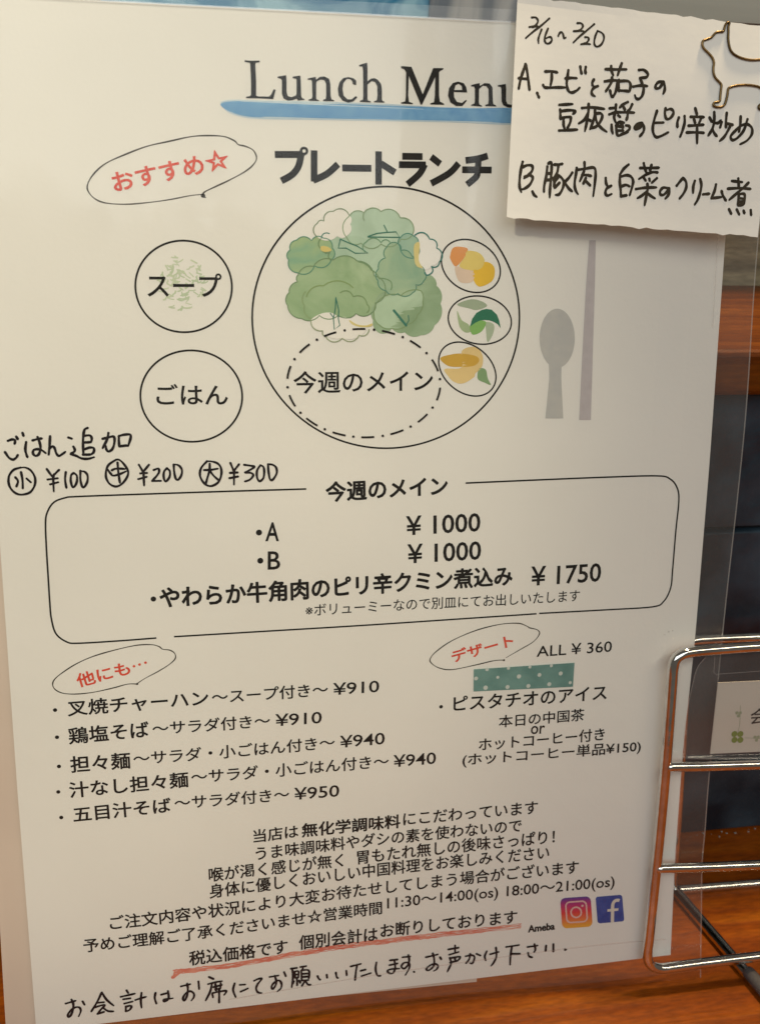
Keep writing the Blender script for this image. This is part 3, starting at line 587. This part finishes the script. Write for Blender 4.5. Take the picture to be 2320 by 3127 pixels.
# its edges run straight between those corners
N1 = (1580, 40, 5.507, "235,75 300,75 338,120 325,175 265,235 195,230;195,235 270,222 345,225;530,90 400,205 250,320 130,425;400,275 365,370 345,440 350,510;508,260 465,370 450,450 475,505 525,510 570,465 560,410 515,405 470,430;680,385 705,335 740,322 765,370 775,425 810,408;1000,170 1060,170 1095,215 1065,270 1010,300 940,300;940,305 1040,300 1110,305;1285,185 1150,300 1030,400 930,500;1130,405 1180,410 1190,450 1150,500 1065,525;1065,525 1140,515 1220,525;1340,300 1305,380 1285,470 1290,530 1330,565 1400,530 1445,440 1440,370 1400,325 1340,300")
N2 = (1560, 180, 6.883, "300,110 250,260 200,420 155,635;300,110 340,300 385,660;160,405 250,415 350,420;545,715 565,770 590,820;715,265 850,262 975,285;850,290 850,420 825,560;670,550 700,595 780,605 950,600 1140,600;1200,240 1185,350 1165,500 1180,620 1220,690 1290,705 1380,660 1440,600;1140,410 1250,400 1380,405;1450,160 1460,230 1480,320;1565,170 1555,250 1565,315")
N3 = (1780, 180, 5.9, "190,370 160,430 170,490;260,490 190,520 150,580 160,640 210,675;400,185 560,190 780,188;500,130 505,210 540,300;690,80 655,180 615,300;385,405 500,390 610,385;515,335 500,430 400,590;480,570 500,655 525,680 570,620 600,520 605,400;640,380 630,480 640,590;650,400 800,400 850,470 830,590;650,570 740,575 830,585;1000,200 1090,200 1160,270 1130,330 1020,340;1020,345 1060,450 1085,540 1060,660 1000,720 950,710 925,650;900,500 1020,480 1155,490;1440,410 1350,420 1300,480 1310,530 1370,520 1420,450 1440,420;1440,410 1465,500 1460,570 1435,630")
N4 = (1680, 300, 5.1625, "140,105 250,98 350,92;150,180 155,260 155,335;160,205 280,190 390,200 350,250;160,320 230,300 320,295;205,330 205,420 225,490;320,300 310,380 260,480;135,510 250,505 425,495;495,155 650,145 850,170;600,90 595,220 570,380 540,520;590,230 530,340 440,400;580,330 640,360;700,190 690,290 650,420 620,490;720,240 790,240 815,290 770,390 710,450 620,480;700,260 730,380 800,470 885,530;930,160 1030,150;925,255 1020,225 1150,222 1320,228;1030,100 1025,200 1000,300 1030,390;1215,60 1140,100 1085,150;1150,140 1175,190;1285,95 1250,170 1210,210;1215,210 1210,290 1190,350;1065,270 1100,300;960,420 965,500 980,560;1030,430 1040,520 1060,590 1140,560 1220,535;1050,400 1100,370 1160,390;1100,380 1130,430;1190,430 1235,440 1240,490 1170,550;1060,440 1150,450;1060,510 1150,510;1130,420 1140,480;1440,390 1360,410 1325,460 1350,490 1410,460 1440,400;1360,450 1410,425;1440,390 1470,460 1460,530 1400,605")
N5 = (1960, 310, 4.589, "205,130 170,240 145,370 160,460 200,500 270,480 365,430;165,300 300,295;325,95 315,170 335,240 380,240 430,180 430,130 390,105 345,120;510,225 490,290 490,365;590,205 590,300 560,410 525,500;740,95 765,190;675,215 770,215 865,220;720,240 740,310;820,240 790,310;645,340 750,335 860,325;620,435 740,432 865,440;765,330 765,440 765,590;940,225 975,290;1005,150 1005,270 980,380 920,480;985,400 1010,450 1045,490;1010,300 1060,300 1100,260;1180,160 1170,280 1170,370;1110,290 1085,370;1190,310 1270,330;1230,340 1190,420 1140,500 1080,555;1375,210 1370,320 1350,430;1470,250 1420,400 1330,510 1260,540 1235,490 1290,420 1380,340 1470,320 1530,370 1530,460 1460,550 1365,600")
N6 = (1560, 480, 4.859, "170,70 145,180 125,330 125,440 150,520;165,150 240,120 310,130 310,200 250,270 190,315;200,290 280,270 320,310 280,400 210,460 150,480;315,510 340,560 380,590;535,140 520,280 490,420 485,520;550,95 590,75 600,130 590,300 575,480 570,600;540,240 590,245;520,340 580,335;640,110 700,110 765,98;700,125 680,230 620,340;670,260 740,300 780,370 760,470 710,550 655,560;690,310 630,380;715,380 640,460;905,230 850,310 790,370;790,370 850,460 905,510;620,310 640,370 630,440;970,160 960,250 940,380 950,480 990,550;970,190 1100,170 1220,155 1250,220 1240,380 1215,580;1085,75 1085,180 1050,280 1015,360;1050,265 1120,265 1190,280;1105,310 1065,400;1100,350 1175,425;1400,310 1405,380 1425,430;1480,425 1420,460 1395,520 1420,570 1490,545")
N7 = (1820, 480, 5.9, "575,135 490,210 430,300;425,310 420,450 435,600 440,720;440,350 540,325 620,350 660,430 640,540 595,690;440,530 530,500 600,530;440,705 550,685;785,195 960,195 1130,190;850,110 870,200 900,280;990,140 960,250;1095,275 1010,270 900,310 760,395;850,370 890,430;950,390 960,435;1085,380 990,465;710,575 880,550 1080,545;915,480 920,580 890,730 865,870;900,620 820,690 735,740;920,650 980,700 1055,745;1290,560 1200,550 1145,610 1150,670 1200,680 1260,630 1300,560;1305,560 1310,640 1280,700 1235,750")
N8 = (2020, 520, 5.507, "245,260 300,190 350,130;350,130 400,190 405,290 360,390 290,480;550,180 525,270 520,385;640,150 660,250 640,370 600,490 545,580;690,405 740,400 800,395;905,240 880,350 830,460;830,470 920,460 1000,450;1000,350 1020,420 1075,515;1175,180 1260,190 1350,200;1280,140 1285,220 1290,300;1105,310 1300,300 1490,315;1450,210 1370,290 1240,400 1125,500;1290,410 1280,500 1275,590;1300,400 1370,395 1390,440 1380,540;1300,470 1380,480;1300,530 1370,530;1280,590 1350,580 1385,550;1125,655 1165,740;1255,660 1300,750;1370,680 1385,730;1490,670 1497,760")
hand([N1], 6.2, note_ink_m, NS, note, e=0.00002); hand([N2, N3], 8.6, note_ink_m, NS, note, e=0.00002); hand([N4, N5], 8.6, note_ink_m, NS, note, e=0.00002); hand([N6, N7, N8], 8.6, note_ink_m, NS, note, e=0.00002)

def tube(name, pts, r, m, parent, closed=False, n=10, cap=True, steps=6, rad=None):
    """round wire through points, optionally with a radius per point"""
    P = []; L = len(pts); Rd = []
    for i in range(L if closed else L-1):
        g = (lambda k: pts[k % L]) if closed else (lambda k: pts[max(0, min(L-1, k))])
        p0, p1, p2, p3 = g(i-1), g(i), g(i+1), g(i+2)
        for k_ in range(steps):
            t = k_/steps; P.append(0.5*((2*p1)+(-p0+p2)*t+(2*p0-5*p1+4*p2-p3)*t*t+(-p0+3*p1-3*p2+p3)*t**3))
            Rd.append((rad[i]*(1-t)+rad[min(i+1, L-1)]*t) if rad else r)
    if not closed: P.append(pts[-1]); Rd.append(rad[-1] if rad else r)
    vs, fs = [], []; M = len(P); up = None
    for i in range(M):
        a = P[i-1] if (i or closed) else P[0]; b = P[(i+1) % M] if (i < M-1 or closed) else P[-1]
        t = (b-a).normalized()
        if up is None: up = t.orthogonal().normalized()
        up = (up - t*up.dot(t)).normalized(); s = t.cross(up)
        for j in range(n):
            an = 6.2831853*j/n; vs.append(P[i]+(up*math.cos(an)+s*math.sin(an))*Rd[i])
    for i in range(M if closed else M-1):
        for j in range(n):
            a, b = i*n+j, i*n+(j+1) % n; c, d = ((i+1) % M)*n+(j+1) % n, ((i+1) % M)*n+j; fs.append((a, b, c, d))
    if not closed: fs.append(tuple(range(n-1, -1, -1))); fs.append(tuple((M-1)*n+j for j in range(n)))
    o = mesh(name, vs, fs, m, parent, smooth=True); return o
CC = (2120, 60, 7.955)
cl = crop(parse("825,90 800,180 800,320 795,460 815,620 860,760 950,855 1100,930 1250,970 1400,985 1591,972 1760,945 1860,1010 1900,1200 1890,1450 1840,1750 1800,2000 1770,2150 1650,2195 1550,2170 1540,2100 1610,2030 1650,1900 1630,1740 1560,1650 1400,1605 1200,1590 1000,1605 870,1640 800,1680 775,1850 740,1990 700,2080 620,2128 500,2120 440,2090 450,2030 520,2005 590,1985 605,1850 620,1700 630,1590 560,1500 480,1410 440,1290 438,1160 450,1050 410,930 310,810 210,710 172,620 180,530 250,492 370,450 430,395 500,320 600,298 680,290 705,200 735,120 780,75"), *CC)[0]
pts = [NS.at(x, y, 0.00036) for x, y in cl]
clip = tube("paper_clip", pts, 0.00034, bronze_m, None, closed=True, n=8, steps=4)
tag(clip, "thin brass wire clip bent into an animal outline on the handwritten note", "paper clip")

# ------------------------------------------------------------------ chrome wire stand
stand = empty("wire_stand", ground(2200, 2930), "chrome wire menu stand with horizontal bars at the bottom right", "menu stand")
WR = 0.00175; FS = Surf(0.0053)
def fpts(s, S=FS): return [S.at(x, y) for x, y in parse(s)[0]]
tube("front_frame", fpts("2900,1940 2600,1958 2320,1974 2184,1984 2118,1990 2086,1996 2063,2012 2054,2040 2050,2090 2040,2226 2032,2330 2018,2490 2003,2644 1991,2760 1981,2860 1975,2915 1984,2944 2012,2957 2060,2952 2153,2940 2320,2920 2600,2890 2900,2858"), WR, chrome_m, stand, n=14)
tube("crossbar", fpts("2034,2342 2150,2340 2320,2335 2600,2328 2900,2318", Surf(0.0057)), WR*0.92, chrome_m, stand, n=14)
tube("crossbar", fpts("2001,2652 2150,2648 2320,2641 2600,2630 2900,2616", Surf(0.0057)), WR*0.92, chrome_m, stand, n=14)
RB = ground(2056, 2716, WR); ro = (RB.dot(Vector((0, -math.cos(LEAN), math.sin(LEAN)))))
RS = Surf(ro)
tube("rear_frame", fpts("2900,1915 2600,1932 2320,1946 2200,1951 2130,1955 2108,1962 2098,1985 2085,2200 2070,2450 2057,2640 2052,2700 2064,2716 2100,2715 2200,2707 2320,2698 2600,2675 2900,2650", RS), WR, chrome_m, stand, n=14)
L0 = ground(2062, 2722, WR); L1 = ground(2240, 2928, WR); d = (L1-L0); L0.z = L1.z = WR
L2 = L1 + d.normalized()*0.030
legp = [L0, L0+d*.33, L0+d*.66, L1, L2]; tube("leg", legp, WR*1.2, chrome_m, stand, n=14)
c0 = L1 + d.normalized()*0.0062; u = d.normalized()
tube("rubber_cap", [c0+Vector((0,0,.0011)), c0+u*.0015+Vector((0,0,.0011)), c0+u*.010+Vector((0,0,.0011)), c0+u*.022+Vector((0,0,.0011)), c0+u*.0235+Vector((0,0,.0011))], 0, cap_m, stand, n=16, rad=[.0015,.0023,.0025,.0025,.0015])
# the far leg of the stand, beyond the frame
off = Vector((0.16, 0, 0)); tube("leg", [p+off for p in legp], WR, chrome_m, stand, n=10)

# ------------------------------------------------------------------ card in a clear case on the stand
CS = Surf(0.0034)
case = empty("card_holder", CS.at(2200, 2200), "clear plastic card case with a white clover card, held by the wire stand", "card holder")
ol = [(2600,1978), (2320,1986), (2176,1995), (2151,2010), (2127,2041), (2113,2091), (2099,2158), (2089,2226), (2087,2270), (2090,2300), (2098,2315), (2320,2316), (2600,2310)]
k = Ink(CS, 0.0); k.poly([ol]); k.build("case_film", case_m, case)
k = Ink(CS, 0.00006); k.stroke(ol, 2.2, square=True); k.stroke([(2182,1992), (2178,2054), (2184,2059), (2320,2049), (2600,2035)], 1.8, square=True, curve=False); k.build("case_edge", filmedge_m, case)
k = Ink(CS, 0.00030); k.stroke([(2098,2312), (2150,2313), (2320,2314), (2600,2308)], 9, square=True); k.build("case_fold", film_mat("case_fold_plastic", veil=.15, gloss=.5, rough=.12), case)
CP = Surf(0.0029)
thick_grid("card", [(2191,2085), (2167,2302)], [(2600,2066), (2600,2284)], CP, card_m, case, th=0.0003, nu=8, nv=6)
texts([("会", 2287,2212, 2336,2209, 47, .008, 1.0, CP, case)], ink_m)
gr = mat("clover_print", (.22,.30,.05), .6); gp = mat("pale_clover_print", (.38,.42,.28), .6)
k = Ink(CP); cx_, cy_ = 1960+1290/4.453, 1900+1560/4.453
for dx, dy in ((-9,-9), (9,-9), (-9,9), (9,9)): k.dot(cx_+dx, cy_+dy, 11)
k.build("clover_print", gr, case)
k = Ink(CP)
for x, y in ((1305,1250), (1550,1580)):
    for dx, dy in ((-5,-4), (5,-4), (0,5)): k.dot(1960+x/4.453+dx, 1900+y/4.453+dy, 6)
k.stroke([(1960+1330/4.453, 1900+1130/4.453), (1960+1322/4.453, 1900+1370/4.453), (1960+1295/4.453, 1900+1500/4.453)], 1.6); k.stroke([(1960+1390/4.453, 1900+1570/4.453), (2320, 1900+1582/4.453)], 1.6)
k.build("vine_print", gp, case)
